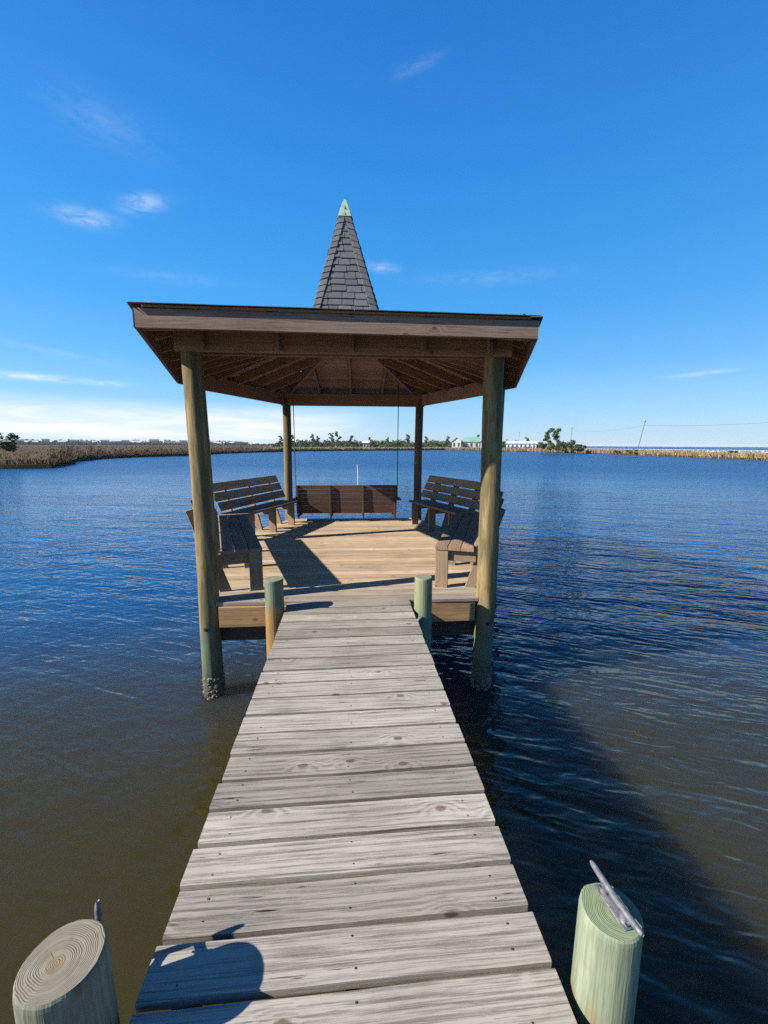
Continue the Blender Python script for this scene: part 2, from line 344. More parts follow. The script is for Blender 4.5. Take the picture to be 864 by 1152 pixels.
# ------------------------------------------------------------------ camera
cam = bpy.data.cameras.new('camera'); co = bpy.data.objects.new('camera', cam); COL.objects.link(co); S.camera = co
cam.sensor_fit = 'VERTICAL'; cam.sensor_height = 24; cam.lens = 473.44 / 1152 * 24; cam.clip_end = 20000; cam.clip_start = .05
pit, yaw, roll = radians(9.04), radians(4.946), radians(.244)
co.matrix_world = Matrix.Translation((0, 0, 1.56)) @ Matrix.Rotation(-yaw, 4, 'Z') @ Matrix.Rotation(pi / 2 - pit, 4, 'X') @ Matrix.Rotation(roll, 4, 'Z')

# ------------------------------------------------------------------ water
WAVE = 2.3
def water():
    N = NT('brackish_water'); p = N.n('ShaderNodeNewGeometry').outputs['Position']; q = N.sep(p)
    flat = N.xyz(q[0], q[1])
    def height(x, y):
        tot = None
        for (ang, sx, sy, det, dis, amp, ridge) in ((-15, .5, 1.35, 1.0, .4, .050, 0), (-24, 1.3, 4.2, 1.0, .5, .0185, 1), (-19, 3.0, 9.0, 1.0, .4, .0080, 1), (33, 2.4, 6.5, 1.0, .4, .0095, 0), (-8, 9.0, 20.0, 1.0, .2, .0032, 0)):
            c, s_ = cos(radians(ang)), sin(radians(ang))
            a = N.m('ADD', N.m('MULTIPLY', x, c * sx), N.m('MULTIPLY', y, s_ * sx)); b = N.m('ADD', N.m('MULTIPLY', x, -s_ * sy), N.m('MULTIPLY', y, c * sy))
            h = N.noise(N.xyz(a, b, ang * .37), 1.0, det, .5, dis)
            if ridge: d_ = N.m('SUBTRACT', h, .5); h = N.m('MULTIPLY', N.m('SQRT', N.m('ADD', N.m('MULTIPLY', d_, d_), .0016)), -2.0)
            h = N.m('MULTIPLY', h, amp)
            tot = h if tot is None else N.m('ADD', tot, h)
        return tot
    near = N.ramp(N.m('ADD', q[1], N.m('MULTIPLY', q[0], -.55)), 1.5, 6.5, .36, .80); lee = N.m('MAXIMUM', near, N.ramp(q[0], .3, 1.6))
    e = .006; x1, y1 = N.m('ADD', q[0], e), N.m('ADD', q[1], e); h0 = height(q[0], q[1])
    calm = N.m('MULTIPLY', N.ramp(N.noise(N.xyz(N.m('MULTIPLY', q[0], .045), N.m('MULTIPLY', q[1], .13)), 1.0, 4, .6), .36, .64, .55, 1.3), N.m('MULTIPLY', N.m('MULTIPLY', lee, N.ramp(N.m('SQRT', N.m('ADD', N.m('MULTIPLY', q[0], q[0]), N.m('MULTIPLY', q[1], q[1]))), 8.0, 70.0, 1.0, .65)), -WAVE / e))
    gx = N.m('MULTIPLY', N.m('SUBTRACT', height(x1, q[1]), h0), calm); gy = N.m('MULTIPLY', N.m('SUBTRACT', height(q[0], y1), h0), calm)
    nn = N.n('ShaderNodeVectorMath', operation='NORMALIZE'); N.set(nn.inputs[0], N.xyz(gx, gy, 1.0)); N.set(N.bsdf.inputs['Normal'], nn.outputs[0])
    dist = N.m('SQRT', N.m('ADD', N.m('MULTIPLY', q[0], q[0]), N.m('MULTIPLY', q[1], q[1])))
    pt = N.noise(flat, .35, 3, .55)
    deep = N.ramp(N.m('ADD', q[1], N.m('MULTIPLY', N.m('SUBTRACT', pt, .5), 3.0)), 2.4, 8.0)
    sand = N.ramp(N.m('ADD', q[0], N.m('MULTIPLY', N.m('SUBTRACT', pt, .5), 2.5)), .2, 3.2)
    shal = N.mix(sand, (.0295, .0250, .0062), (.0265, .0265, .0165))
    c = N.mix(deep, shal, (.004, .038, .118))
    N.set(N.bsdf.inputs['Base Color'], c)
    N.bsdf.subsurface_method = 'BURLEY'; N.bsdf.inputs['Subsurface Weight'].default_value = 1.0; N.bsdf.inputs['Subsurface Radius'].default_value = (.8, .8, .6); N.bsdf.inputs['Subsurface Scale'].default_value = 1.0
    N.set(N.bsdf.inputs['Roughness'], N.ramp(dist, 5.0, 60.0,   .05, .34)); N.bsdf.inputs['IOR'].default_value = 1.333
    mb = MB(); R = 5200
    i = mb.add([(R * cos(a), R * sin(a), WZ) for a in [2 * pi * k / 64 for k in range(64)]]); mb.face(range(i, i + 64))
    tag(mb.build('water', N.mat), kind='structure')
water()

# ------------------------------------------------------------------ walkway
def walkway():
    root = thing('walkway', 'long grey weathered plank walkway leading from the viewer out to the gazebo', 'walkway', (0, 2, 0))
    mb = MB(); pitch = .1626
    for i in range(-9, 20):
        y = 1.001 + pitch * (i - .5); wd = .141 + random.uniform(-.003, .003)
        if y > 4.05: continue
        e0, e1 = random.uniform(-.004, .006), random.uniform(-.004, .006); dz = random.uniform(-.002, .002); tw = random.uniform(-.004, .004)
        board(mb, (-.609 + e0, y - 2 + tw, -.019 + dz), (.609 + e1, y - 2 - tw, -.019 + dz), (0, 0, 1), wd, .038, seg=26, ch=.005, jit=.0042)
        for sx in (-.50, 0.0, .50):
            for oy in (-.042, .040):
                if random.random() < .25: continue
                cx, cy = sx + random.uniform(-.012, .012), y - 2 + oy + random.uniform(-.008, .008)
                r = random.uniform(.0028, .0042); k = mb.add([(cx + r * cos(a), cy + r * sin(a), .0026 + dz) for a in [2 * pi * q / 8 for q in range(8)]]); mb.face(range(k, k + 8), mi=1)
    mb.build('planks', [M['walk'], M['nail']], root)
    for sx in (-.50, 0, .50):
        s = MB(); board(s, (sx, -2.6, -.135), (sx, 2.0, -.135), (0, 0, 1), .04, .184, seg=2); s.build('stringer', M['dark'], root)
    for yy in (-1.15, 1.75):
        s = MB(); board(s, (-.62, yy, -.325), (.62, yy, -.325), (0, 0, 1), .045, .184); s.build('cross_beam', M['dark'], root)
walkway()

def piling(name, label, x, y, top, r, r_low, mside, mtop, lean=(0, 0), n=40, rough=.035, seed=0):
    root = thing(name, label, 'piling', (x, y, 0), 0, 'dock pilings beside the walkway')
    mb = MB(); zs = [WZ - .6, WZ - .1, -.7, -.45, -.25, -.1, 0, .08, .16, .22, .27, .30]; zs = [z for z in zs if z < top - .035] + [top - .018, top - .006, top]
    rad = [r + (r_low - r) * min(1, max(0, (top - z) / 1.2)) for z in zs]; rad[-1] -= .006; rad[-2] -= .0015
    tube(mb, [(lean[0] * (z - top), lean[1] * (z - top), z) for z in zs], rad, n, True, rough=rough, seed=seed, capmi=1)
    mb.build('log', [mside, mtop], root)
    return root

def cleat(parent, L, mat, loc, mtx, h=.034):
    """Horn cleat: a bar with tapering horns on two feet over a base plate; local x along the bar, z off the mounting face."""
    mb = MB()
    xs = [-1, -.93, -.8, -.55, -.25, 0, .25, .55, .8, .93, 1]
    rr = [.0045, .0075, .0085, .0092, .0096, .0098, .0096, .0092, .0085, .0075, .0045]
    tube(mb, [(x * L / 2, 0, h + .006 * x * x) for x in xs], rr, 10)
    for s in (-1, 1): tube(mb, [(s * L * .20, 0, 0), (s * L * .17, 0, h * .5), (s * L * .14, 0, h)], [.013, .009, .010], 10)
    board(mb, (-L * .30, 0, .003), (L * .30, 0, .003), (0, 0, 1), .034, .006, ch=.002)
    for s in (-1, 1): tube(mb, [(s * L * .25, 0, .004), (s * L * .25, 0, .011)], [.0075, .0065], 6)
    o = mb.build('cleat', mat, parent, True); o.matrix_local = Matrix.Translation(loc) @ mtx
    return o

pl = piling('piling', 'grey weathered piling with ringed flat top, at the near left of the walkway', -.740, .952, .255, .098, .108, M['pile_left'], M['ring_grey'], seed=3, rough=.03)
# upright cleat on the far side of the left piling
cleat(pl, .225, M['galv'], (.004, .094, .135), Matrix(((0, 1, 0, 0), (0, 0, 1, 0), (1, 0, 0, 0), (0, 0, 0, 1))), .046)
pr_ = piling('piling', 'pale mint green piling with a steel cleat lying on its top, right of the walkway', .724, .932, .275, .081, .090, M['pile_right'], M['ring_green'], seed=11, rough=.03)
cleat(pr_, .20, M['galv'], (.012, .006, .275), Matrix.Rotation(radians(-84), 4, 'Z'))
piling('piling', 'short piling with green top and orange base, left of the gazebo entrance', -.705, 3.90, .31, .088, .094, M['pile_small'], M['ring_small'], seed=21, n=28)
piling('piling', 'short teal green piling standing at the right of the gazebo entrance',   .72, 3.86, .31, .084, .092, M['pile_green'], M['ring_small'], seed=31, n=28)

# ------------------------------------------------------------------ gazebo
GX, GY, GR = .008, 4.15, radians(-1.426)
gaz = thing('gazebo', 'six sided wooden gazebo with brown roof and shingled spire over the water', 'gazebo', (GX, GY, 0), GR)
def gw(x, y, z=0.0):
    return Vector((GX + x * cos(GR) - y * sin(GR), GY + x * sin(GR) + y * cos(GR), z))
POSTS = [(-1.415, 0), (1.415, 0), (2.31, 2.545), (1.415, 5.09), (-1.415, 5.09), (-2.39, 2.545)]
DECK = [(-1.31, -.055), (1.31, -.055), (2.13, 2.545), (1.30, 4.86), (-1.30, 4.86), (-2.13, 2.545)]
EAVE = [(-1.64, -.58), (1.625, -.48), (2.58, 2.545), (1.65, 5.67), (-1.65, 5.67), (-2.60, 2.545)]
APEX = (-.05, 2.545); ZE, ZA = 2.606, 3.40

def deck_halfwidth(y):
    for (a, b) in ((1, 2), (2, 3)):
        if DECK[a][1] <= y <= DECK[b][1]:
            t = (y - DECK[a][1]) / (DECK[b][1] - DECK[a][1]); return DECK[a][0] + t * (DECK[b][0] - DECK[a][0])
    return 1.3
def gazebo_deck():
    mb = MB(); y = -.055
    while y < 4.80:
        w = .130; yc = y + w / 2; hwid = deck_halfwidth(min(max(yc, -.04), 4.85)) + .02
        slope = .83 / 2.645 * w / 2 if yc < 2.545 else -.83 / 2.315 * w / 2
        wt = max(0.0, min(1.0, 1 - (yc + .05) / .65)) * .95
        if wt == 0: wt = random.uniform(0, .18)
        dz = random.uniform(-.0012, .0012)
        board(mb, (-hwid, yc, -.019 + dz), (hwid, yc, -.019 + dz), (0, 0, 1), w, .038, seg=14, jit=.0022, wt=wt, skew=(-slope, slope))
        y += w + .0175
    mb.build('deck', M['deck'], gaz)
    for i in range(6):
        a, b = Vector((*DECK[i], 0)), Vector((*DECK[(i + 1) % 6], 0)); d = (b - a).normalized(); n = d.cross(V(0, 0, 1))
        a2, b2 = a - n * (.03 if i else -.012) + d * .012, b - n * .03 - d * .012; m = MB()
        board(m, (a2.x, a2.y, -.146), (b2.x, b2.y, -.146), (0, 0, 1), .04, .21, seg=6, jit=.002); m.build('rim_joist', M['rim'], gaz)
    for yy in (.12, 2.5, 4.6):
        m = MB(); hwid = deck_halfwidth(yy) - .05; board(m, (-hwid - (.1 if yy < 1 else 0), yy, -.36), (hwid + (.1 if yy < 1 else 0), yy, -.36), (0, 0, 1), .09, .21, seg=2); m.build('support_beam', M['dark'], gaz)
    for k in range(7):
        x = -1.2 + .4 * k; m = MB(); board(m, (x, -.02, -.15), (x, 4.75, -.15), (0, 0, 1), .04, .20, seg=2); m.build('joist', M['dark'], gaz)
gazebo_deck()

def posts():
    for i, (x, y) in enumerate(POSTS):
        back = y > 4; r = .097 if y < 1 else (.092 if not back else .086)
        zs = [WZ - .7, WZ - .15, WZ + .1, -.7, -.5, -.3, -.1, .1, .35, .6, .9, 1.2, 1.5, 1.8, 2.1, 2.36, 2.55]
        mb = MB(); tube(mb, [(x + .008 * sin(z * 1.7 + i), y + .006 * cos(z * 1.3 + i * 2), z) for z in zs], [r * (1 + .05 * (1 - z) / 2) for z in zs], 28, rough=.045, seed=i * 5.3)
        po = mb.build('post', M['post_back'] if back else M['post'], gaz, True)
        rng = random.Random(50 + i); om = MB()
        for k in range(340 if y < 1 else 90):
            a = rng.uniform(0, 2 * pi); z = WZ + rng.triangular(-.08, .36, .06); rr = r * 1.06 * (1 - .02)
            if z > WZ + .22 and rng.random() < .5: continue
            c = V(x + cos(a) * rr, y + sin(a) * rr, z); nrm = V(cos(a), sin(a), rng.uniform(-.4, .4)).normalized(); tg = V(-sin(a), cos(a), 0); bt = nrm.cross(tg)
            s = rng.uniform(.010, .027); ph = rng.uniform(0, 6); pts = []
            for q in range(7):
                t_ = ph + 2 * pi * q / 7; rq = s * rng.uniform(.6, 1.15); pts.append(c + tg * cos(t_) * rq + bt * sin(t_) * rq * .75 - nrm * .006)
            j = om.add(pts + [c + nrm * s * rng.uniform(.35, .8) + tg * rng.uniform(-.3, .3) * s])
            for q in range(7): om.face((j + q, j + (q + 1) % 7, j + 7))
        tag(om.build('oyster_shells', M['oyster'], po), kind='stuff')
        if y < 1:
            bm_ = MB(); s_ = 1 if x > 0 else -1
            tube(bm_, [(x + .01 * s_, y - r * 1.02, -.26), (x + .01 * s_, y - r - .012, -.26)], [.020, .020], 12); tube(bm_, [(x + .01 * s_, y - r - .012, -.26), (x + .01 * s_, y - r - .024, -.26)], [.010, .010], 6)
            bm_.build('bolt', M['rust'], po)
posts()

def roof():
    bl = [(-1.415 - .02, -.02), (1.435, -.02), (2.33, 2.545), (1.435, 5.11), (-1.435, 5.11), (-2.33, 2.545)]
    def onroof(i, s, d):
        """point of roof face i: s along its eave, d up the slope in plan; returns plan point and sheathing underside height"""
        A, B = Vector(EAVE[i]), Vector(EAVE[(i + 1) % 6]); e = (B - A).normalized(); n = Vector((-e.y, e.x)); H = (Vector(APEX) - A).dot(n)
        q = A + e * s + n * d; return V(q.x, q.y, ZE + (ZA - ZE) * d / H)
    for i in range(6):
        A, B = Vector(EAVE[i]), Vector(EAVE[(i + 1) % 6]); L = (B - A).length; e = (B - A).normalized(); n = Vector((-e.y, e.x)); C_ = Vector(APEX) - A; s0, H = C_.dot(e), C_.dot(n)
        nrm = V(-n.x * (ZA - ZE) / H, -n.y * (ZA - ZE) / H, 1).normalized()
        def span(d): return s0 * d / H, L - (L - s0) * d / H
        # fascia
        m = MB(); a, b = A + n * .018, B + n * .018
        board(m, (a.x + e.x * .004, a.y + e.y * .004, ZE - .079), (b.x - e.x * .004, b.y - e.y * .004, ZE - .079), (0, 0, 1), .036, .146, seg=8, ch=.003, jit=.002, skew=(.006, -.006)); m.build('fascia', M['fascia'], gaz)
        # beam on the posts
        p, q = Vector((*bl[i], 2.50)), Vector((*bl[(i + 1) % 6], 2.50)); m = MB(); d3 = (q - p).normalized(); off = d3.cross(V(0, 0, 1)) * .075
        ex = .10 if i in (0, 3) else .02
        if i in (0, 3):
            board(m, p + off - d3 * ex, q + off + d3 * ex, (0, 0, 1), .042, .238, seg=4, jit=.002); board(m, p - off - d3 * .0, q - off, (0, 0, 1), .042, .238, seg=4)
        else:
            board(m, p - d3 * ex, q + d3 * ex, (0, 0, 1), .042, .236, seg=4, jit=.002)
        m.build('beam', M['frame'], gaz)
        # sheathing boards
        m = MB(); d = .0
        while d < H - .16:
            s1, s2 = span(d + .07); 
            if s2 - s1 > .1: board(m, onroof(i, s1 + .004, d + .07) + nrm * .012, onroof(i, s2 - .004, d + .07) + nrm * .012, nrm, .137, .019, ch=.002, skew=(-.069 * s0 / H, .069 * (L - s0) / H))
            d += .141
        m.build('roof_boards', M['sheath'], gaz)
        # shingle courses
        m = MB(); d = -.022
        while d < H - .1:
            s1, s2 = span(max(d, -.022)); t1, t2 = span(d + .16); sm = s1
            while sm < s2 - .01:
                w = min(random.uniform(.26, .34), s2 - sm); u0, u1 = (sm - s1) / (s2 - s1), (sm + w - s1) / (s2 - s1)
                lo = nrm * (.028 + random.uniform(0, .0015)); hi = nrm * .0235
                P = [onroof(i, s1 + (s2 - s1) * u0, d), onroof(i, s1 + (s2 - s1) * u1 - .004, d), onroof(i, t1 + (t2 - t1) * u1 - .004, d + .16), onroof(i, t1 + (t2 - t1) * u0, d + .16)]
                k = m.add([P[0] + lo, P[1] + lo, P[2] + hi, P[3] + hi, P[0] + lo + nrm * .0055, P[1] + lo + nrm * .0055, P[2] + hi + nrm * .004, P[3] + hi + nrm * .004])
                for fc in ((0, 3, 2, 1), (4, 5, 6, 7), (0, 1, 5, 4), (1, 2, 6, 5), (3, 0, 4, 7)): m.face([k + c for c in fc])
                sm += w
            d += .142
        m.build('roof_shingles', M['shingle'], gaz)
        # rafters square to the eave, dying into the hips
        if i in (0, 3): ss = [s0 + x for x in (-1.32, -.66, 0.0, .655, 1.27)]
        else: ss = [L * k / 6 for k in range(1, 6)]
        for s in ss:
            ln = (H * s / s0 if s < s0 else H * (L - s) / (L - s0)) - .03
            if ln < .2: continue
            m = MB(); board(m, onroof(i, s, .04) - nrm * .069, onroof(i, s, ln) - nrm * .069, nrm, .038, .135, seg=3, jit=.0015); m.build('rafter', M['frame'], gaz)
            if i == 0:
                m = MB(); xx = onroof(i, s, 0).x; board(m, (xx, -.148, 2.392), (xx, -.148, 2.64), (0, -1, 0), .040, .062); m.build('rafter_block', M['leg'], gaz)
        m = MB(); c3 = V(APEX[0], APEX[1], ZA); a3 = V(A.x, A.y, ZE); d3 = (c3 - a3).normalized()
        board(m, a3 + d3 * .06 - V(0, 0, .088), c3 - d3 * .05 - V(0, 0, .088), (0, 0, 1), .042, .165, seg=4); m.build('hip_rafter', M['frame'], gaz)
    m = MB(); tube(m, [(0, 2.545, ZA - .30), (0, 2.545, ZA + .02)], [.07, .07], 6); m.build('king_block', M['frame'], gaz)
roof()

def spire():
    cx, cy, zb, zt = -.075, 2.545, 3.28, 5.03
    base = [(-.47, -.49), (.47, -.49), (.56, 0), (.47, .49), (-.47, .49), (-.56, 0)]; H = zt - zb
    def pt(i, u, z, off=0.0):
        a, b = Vector(base[i]), Vector(base[(i + 1) % 6]); q = a.lerp(b, u) * ((zt - z) / H)
        e = (b - a).normalized(); n = Vector((e.y, -e.x)); return V(cx + q.x + n.x * off, cy + q.y + n.y * off, z + off * .3)
    core = MB(); k = core.add([(cx + x * .985, cy + y * .985, zb) for x, y in base] + [(cx, cy, zt - .02)])
    for i in range(6): core.face((k + i, k + (i + 1) % 6, k + 6))
    sp = core.build('spire', M['shingle'], gaz)
    m = MB(); step = .098
    for i in range(6):
        z = zb - .0; row = 0; wide = (Vector(base[i]) - Vector(base[(i + 1) % 6])).length
        while z < zt - .17:
            wl = wide * (zt - z) / H; cuts = [0.0]; x = random.uniform(.08, .22)
            while x < wl - .05: cuts.append(x / wl); x += random.uniform(.13, .23)
            cuts.append(1.0)
            for a, b in zip(cuts, cuts[1:]):
                dz = random.uniform(-.010, .010); o1 = .012 + random.uniform(0, .006); g = .004 / wl
                P = [pt(i, a + g, z + dz, o1), pt(i, b - g, z + dz, o1), pt(i, b - g, z + step + .03, .001), pt(i, a + g, z + step + .03, .001), pt(i, a + g, z + dz, o1 - .008), pt(i, b - g, z + dz, o1 - .008)]
                k = m.add(P)
                for fc in ((0, 1, 2, 3), (4, 5, 1, 0), (0, 3, 4), (1, 5, 2)): m.face([k + c for c in fc])
            z += step; row += 1
    # hip cap shingles bent over each corner
    for i in range(6):
        z = zb + random.uniform(0, .04)
        while z < zt - .16:
            sc = (zt - z) / H; wl0 = (Vector(base[i]) - Vector(base[i - 1])).length * sc; wl1 = (Vector(base[i]) - Vector(base[(i + 1) % 6])).length * sc
            hw = .085; f0, f1 = max(1 - hw / wl0, .5), min(hw / wl1, .5); dz = .022; zz = z + random.uniform(-.006, .006); o = .026 + random.uniform(0, .006)
            up = .125
            P = [pt(i - 1, f0, zz + dz, o - .004), pt(i, 0, zz - .004, o), pt(i, f1, zz + dz, o - .004),
                 pt(i - 1, max(f0, .5), zz + up + dz, .014), pt(i, 0, zz + up, .016), pt(i, min(f1, .5), zz + up + dz, .014)]
            P[1] = (P[1] + pt(i - 1, 1, zz - .004, o)) / 2; P[4] = (P[4] + pt(i - 1, 1, zz + up, .016)) / 2
            inn = [p - (p - V(cx, cy, p.z)).normalized() * .012 for p in P[:3]]
            k = m.add(P + inn)
            for fc in ((0, 1, 4, 3), (1, 2, 5, 4), (6, 7, 1, 0), (7, 8, 2, 1), (0, 3, 6), (2, 8, 5)): m.face([k + c for c in fc])
            z += .092
    m.build('spire_shingles', M['shingle'], sp)
    c = MB(); zc = zt - .25; kk = []
    for (z, o) in ((zc, .036), (zc + .12, .032), (zt - .03, .026), (zt + .005, .014)):
        kk.append(c.add([pt(i, 0, min(z, zt - .004), 0) + (Vector((base[i][0], base[i][1], 0)).normalized() * o) + V(0, 0, z - min(z, zt - .004)) for i in range(6)]))
    for r in range(3):
        for i in range(6): c.face((kk[r] + i, kk[r] + (i + 1) % 6, kk[r + 1] + (i + 1) % 6, kk[r + 1] + i))
    c.face([kk[3] + i for i in range(6)]); c.build('spire_cap', M['copper'], sp)
spire()

# ------------------------------------------------------------------ benches
def bench(label, p_in0, p_in1, side, miter0, miter1, legs, back0, back1):
    """Built-in bench: local x along it, y outward over the water; side = -1 mirrors it."""
    a, b = Vector(p_in0), Vector(p_in1); d = (b - a); L = d.length; ang = atan2(d.y, d.x)
    root = thing('bench', label, 'bench', gw(a.x, a.y), GR + ang, 'built-in benches round the gazebo deck')
    out = -side   # outward is -y (right-hand side) or +y (left-hand side)
    P = lambda x, y, z: V(x, out * y, z)
    t0, t1 = miter0, miter1
    m = MB()
    for k in range(3):
        y0 = .141 * k; yc = y0 + .068
        x0, x1 = t0 * yc, L + t1 * yc
        sk = .067 * out
        board(m, P(x0, yc, .451), P(x1, yc, .451), (0, 0, 1), .135, .038, seg=6, jit=.002, skew=(-t0 * sk, -t1 * sk) if False else (t0 * sk, t1 * sk))
    m.build('seat', M['bench'], root)
    m = MB(); y0, z0, y1, z1 = .43, .50, .665, .985; ln = hypot(y1 - y0, z1 - z0); dy, dz = (y1 - y0) / ln, (z1 - z0) / ln; nv = V(0, -out * dz, dy)
    for k in range(3):
        c = .075 + k * .168; yc, zc = y0 + dy * c, z0 + dz * c
        board(m, P(t0 * yc + back0, yc, zc), P(L + t1 * yc + back1, yc, zc), nv, .143, .036, seg=6, jit=.002)
    m.build('backrest', M['bench_back_lit'], root)
    for x in legs:
        m = MB(); board(m, P(x, .075, .0), P(x, .075, .43), (1, 0, 0), .14, .038); m.build('leg', M['leg'], root)
        m = MB(); board(m, P(x + .041, .03, .365), P(x + .041, .44, .365), (1, 0, 0), .125, .036); m.build('seat_bearer', M['leg'], root)
        m = MB(); board(m, P(x + .082, .355, -.10), P(x + .082, .672, .905), (1, 0, 0), .115, .036); m.build('back_support', M['leg'], root)
TM = math.tan(radians(19.2))
for side in (-1, 1):
    s = side; w = 'left' if side < 0 else 'right'
    bench('front %s bench, dark plank seat end facing the viewer beside the round front post' % w, (s * .93, .30), (s * 1.68, 2.55), side, 0, TM, (.03, .95, 1.75), -.02, -.14)
    bench('rear %s bench with slatted back, between the swing and the front %s bench' % (w, w), (s * 1.68, 2.55), (s * 1.10, 4.17), side, -TM, 0, (.22, .90, 1.58), .14, .27)

# ------------------------------------------------------------------ porch swing
def swing():
    root = thing('porch_swing', 'dark slatted porch swing hanging with its back toward the walkway', 'swing', gw(-.14, 4.42, .17), GR)
    m = MB(); wd = 1.02
    for k in range(7):
        z = .045 + .084 * k; board(m, (-wd, -.012 * k * .9, z), (wd, -.012 * k * .9, z), (0, -1, -.13),   .0800, .020, seg=5, jit=.002)
    m.build('backrest', M['swing'], root)
    for x in (-.985, -.33, .335, .985):
        m = MB(); board(m, (x, -.016, -.10), (x, -.095, .585), (0, -1, -.13), .04, .032); m.build('back_batten', M['swing'], root)
    m = MB()
    for k in range(5): board(m, (-wd, .07 + .098 * k, .03 - .006 * k), (wd, .07 + .098 * k, .03 - .006 * k), (0, 0, 1), .088, .022, seg=4)
    m.build('seat', M['swing'], root)
    for x in (-.98, -.32, .33, .98):
        m = MB(); board(m, (x, -.02, -.02), (x, .52, -.045), (0, 0, 1), .038, .085); m.build('seat_bearer', M['swing'], root)
    for s in (-1, 1):
        m = MB(); board(m, (s * 1.055, -.10, .29), (s * 1.055, .50, .27), (0, 0, 1), .11, .026); board(m, (s * 1.0, .44, -.04), (s * 1.0, .44, .26), (0, 1, 0), .06, .036); m.build('armrest', M['swing'], root)
        m = MB(); tube(m, [(s * 1.05, .18, .25), (s * 1.052, .19, 1.2), (s * 1.06, .20, 2.62)], [.008, .008, .008], 6); m.build('rope', M['rope'], root)
swing()

# ------------------------------------------------------------------ marsh, far shore
SHORE = [(-75, 38), (-50, 43.5), (-36, 46), (-31.5, 47.5), (-33.4, 53), (-38.5, 63), (-42.0, 74), (-41.6, 86.6), (-36.4, 97), (-33.5, 127), (-21.8, 165), (-6, 184), (12, 195), (34, 212), (52, 226), (66, 200), (76, 169), (82, 142), (83.5, 116), (81.5, 94), (78.5, 74), (76, 58), (78, 40), (90, 30)]
BACK = [(112, 30), (112, 75), (114, 112), (112, 150), (118, 190), (150, 240), (220, 330), (200, 480), (-60, 845), (-560, 640), (-720, 400), (-420, 60), (-200, 36)]
def bearing_pt(deg, dist): return sin(radians(deg)) * dist, cos(radians(deg)) * dist
LZ = WZ + .42
def dense(pts, step):
    o = []
    for (a, b) in zip(pts, pts[1:]):
        n = max(1, int(hypot(b[0] - a[0], b[1] - a[1]) / step))
        for k in range(n):
            t = k / n; x, y = a[0] + (b[0] - a[0]) * t, a[1] + (b[1] - a[1]) * t
            j = mnoise.noise(V(x * .12, y * .12, 3)) * 1.1 + mnoise.noise(V(x * .6, y * .6, 8)) * .35
            o.append((x + j, y + j * .6))
    o.append(pts[-1]); return o
SH = dense(SHORE, 1.6)
def marsh():
    ring = SH + BACK; n = len(ring); bm = bmesh.new()
    top = [bm.verts.new((x, y, LZ + .12 * mnoise.noise(V(x * .3, y * .3, 1)))) for x, y in ring]; 
    for tri in tessellate_polygon([[Vector((x, y, 0)) for x, y in ring]]): bm.faces.new([top[k] for k in tri])
    cx, cy = 0, 200
    low = [bm.verts.new((x, y - .4, WZ - .5)) for x, y in ring]
    for i in range(n): bm.faces.new((top[i], top[(i + 1) % n], low[(i + 1) % n], low[i]))
    bmesh.ops.recalc_face_normals(bm, faces=bm.faces)
    me = bpy.data.meshes.new('marsh_ground'); bm.to_mesh(me); bm.free()
    N = NT('marsh_soil'); p = N.n('ShaderNodeNewGeometry').outputs['Position']; q = N.sep(p)
    a = N.noise(N.xyz(N.m('MULTIPLY', q[0], .05), N.m('MULTIPLY', q[1], .02)), 1, 5, .6); b = N.noise(p, .8, 4, .6)
    c = N.mix(N.ramp(a, .35, .65), (.062, .042, .02), (.092, .066, .033)); c = N.mix(N.ramp(b, .4, .7, 0, .6), c, (.042, .029, .015))
    c = N.mix(N.ramp(q[2], WZ + .44, WZ + .28), c, (.035, .028, .018))
    N.set(N.bsdf.inputs['Base Color'], c); N.bsdf.inputs['Roughness'].default_value = 1.0; N.bsdf.inputs['Specular IOR Level'].default_value = .05
    me.materials.append(N.mat); o = bpy.data.objects.new('marsh_ground', me); COL.objects.link(o); tag(o, kind='structure')
marsh()

def mesh_np(name, verts, faces_n, mat, parent=None):
    """verts (n*k,3): every k consecutive vertices are one face"""
    v = np.asarray(verts, dtype=np.float32).reshape(-1, 3); nf = len(v) // faces_n; me = bpy.data.meshes.new(name)
    me.vertices.add(len(v)); me.vertices.foreach_set('co', v.ravel()); me.loops.add(len(v)); me.loops.foreach_set('vertex_index', np.arange(len(v), dtype=np.int32))
    me.polygons.add(nf); me.polygons.foreach_set('loop_start', np.arange(0, len(v), faces_n, dtype=np.int32)); me.update(calc_edges=True)
    me.materials.append(mat); o = bpy.data.objects.new(name, me); COL.objects.link(o)
    if parent: o.parent = parent
    return o

def foliage_mat(name, a, b, rough=.85):
    N = NT(name); a, b = sc(a), sc(b); rnd = N.n('ShaderNodeNewGeometry').outputs['Random Per Island']
    N.set(N.bsdf.inputs['Base Color'], N.mix(rnd, a, b)); N.bsdf.inputs['Roughness'].default_value = rough; N.bsdf.inputs['Specular IOR Level'].default_value = .2
    return N.mat
M['reed_left'] = foliage_mat('brown_marsh_grass', (.07, .045, .021), (.17, .112, .055))
M['reed_right'] = foliage_mat('tan_marsh_grass', (.22, .155, .07), (.44, .34, .18))
M['leaf'] = foliage_mat('oak_leaves', (.035, .052, .018), (.12, .15, .055)); M['pine'] = foliage_mat('pine_needles', (.045, .07, .025), (.13, .165, .06))
M['wood_far'] = foliage_mat('wood_foliage', (.035, .06, .025), (.11, .14, .055)); M['hazy'] = foliage_mat('distant_foliage', (.04, .06, .035), (.08, .10, .06))
M['bark'] = plain('tree_bark', (.10, .075, .055), (.06, .045, .035), 3, .9)

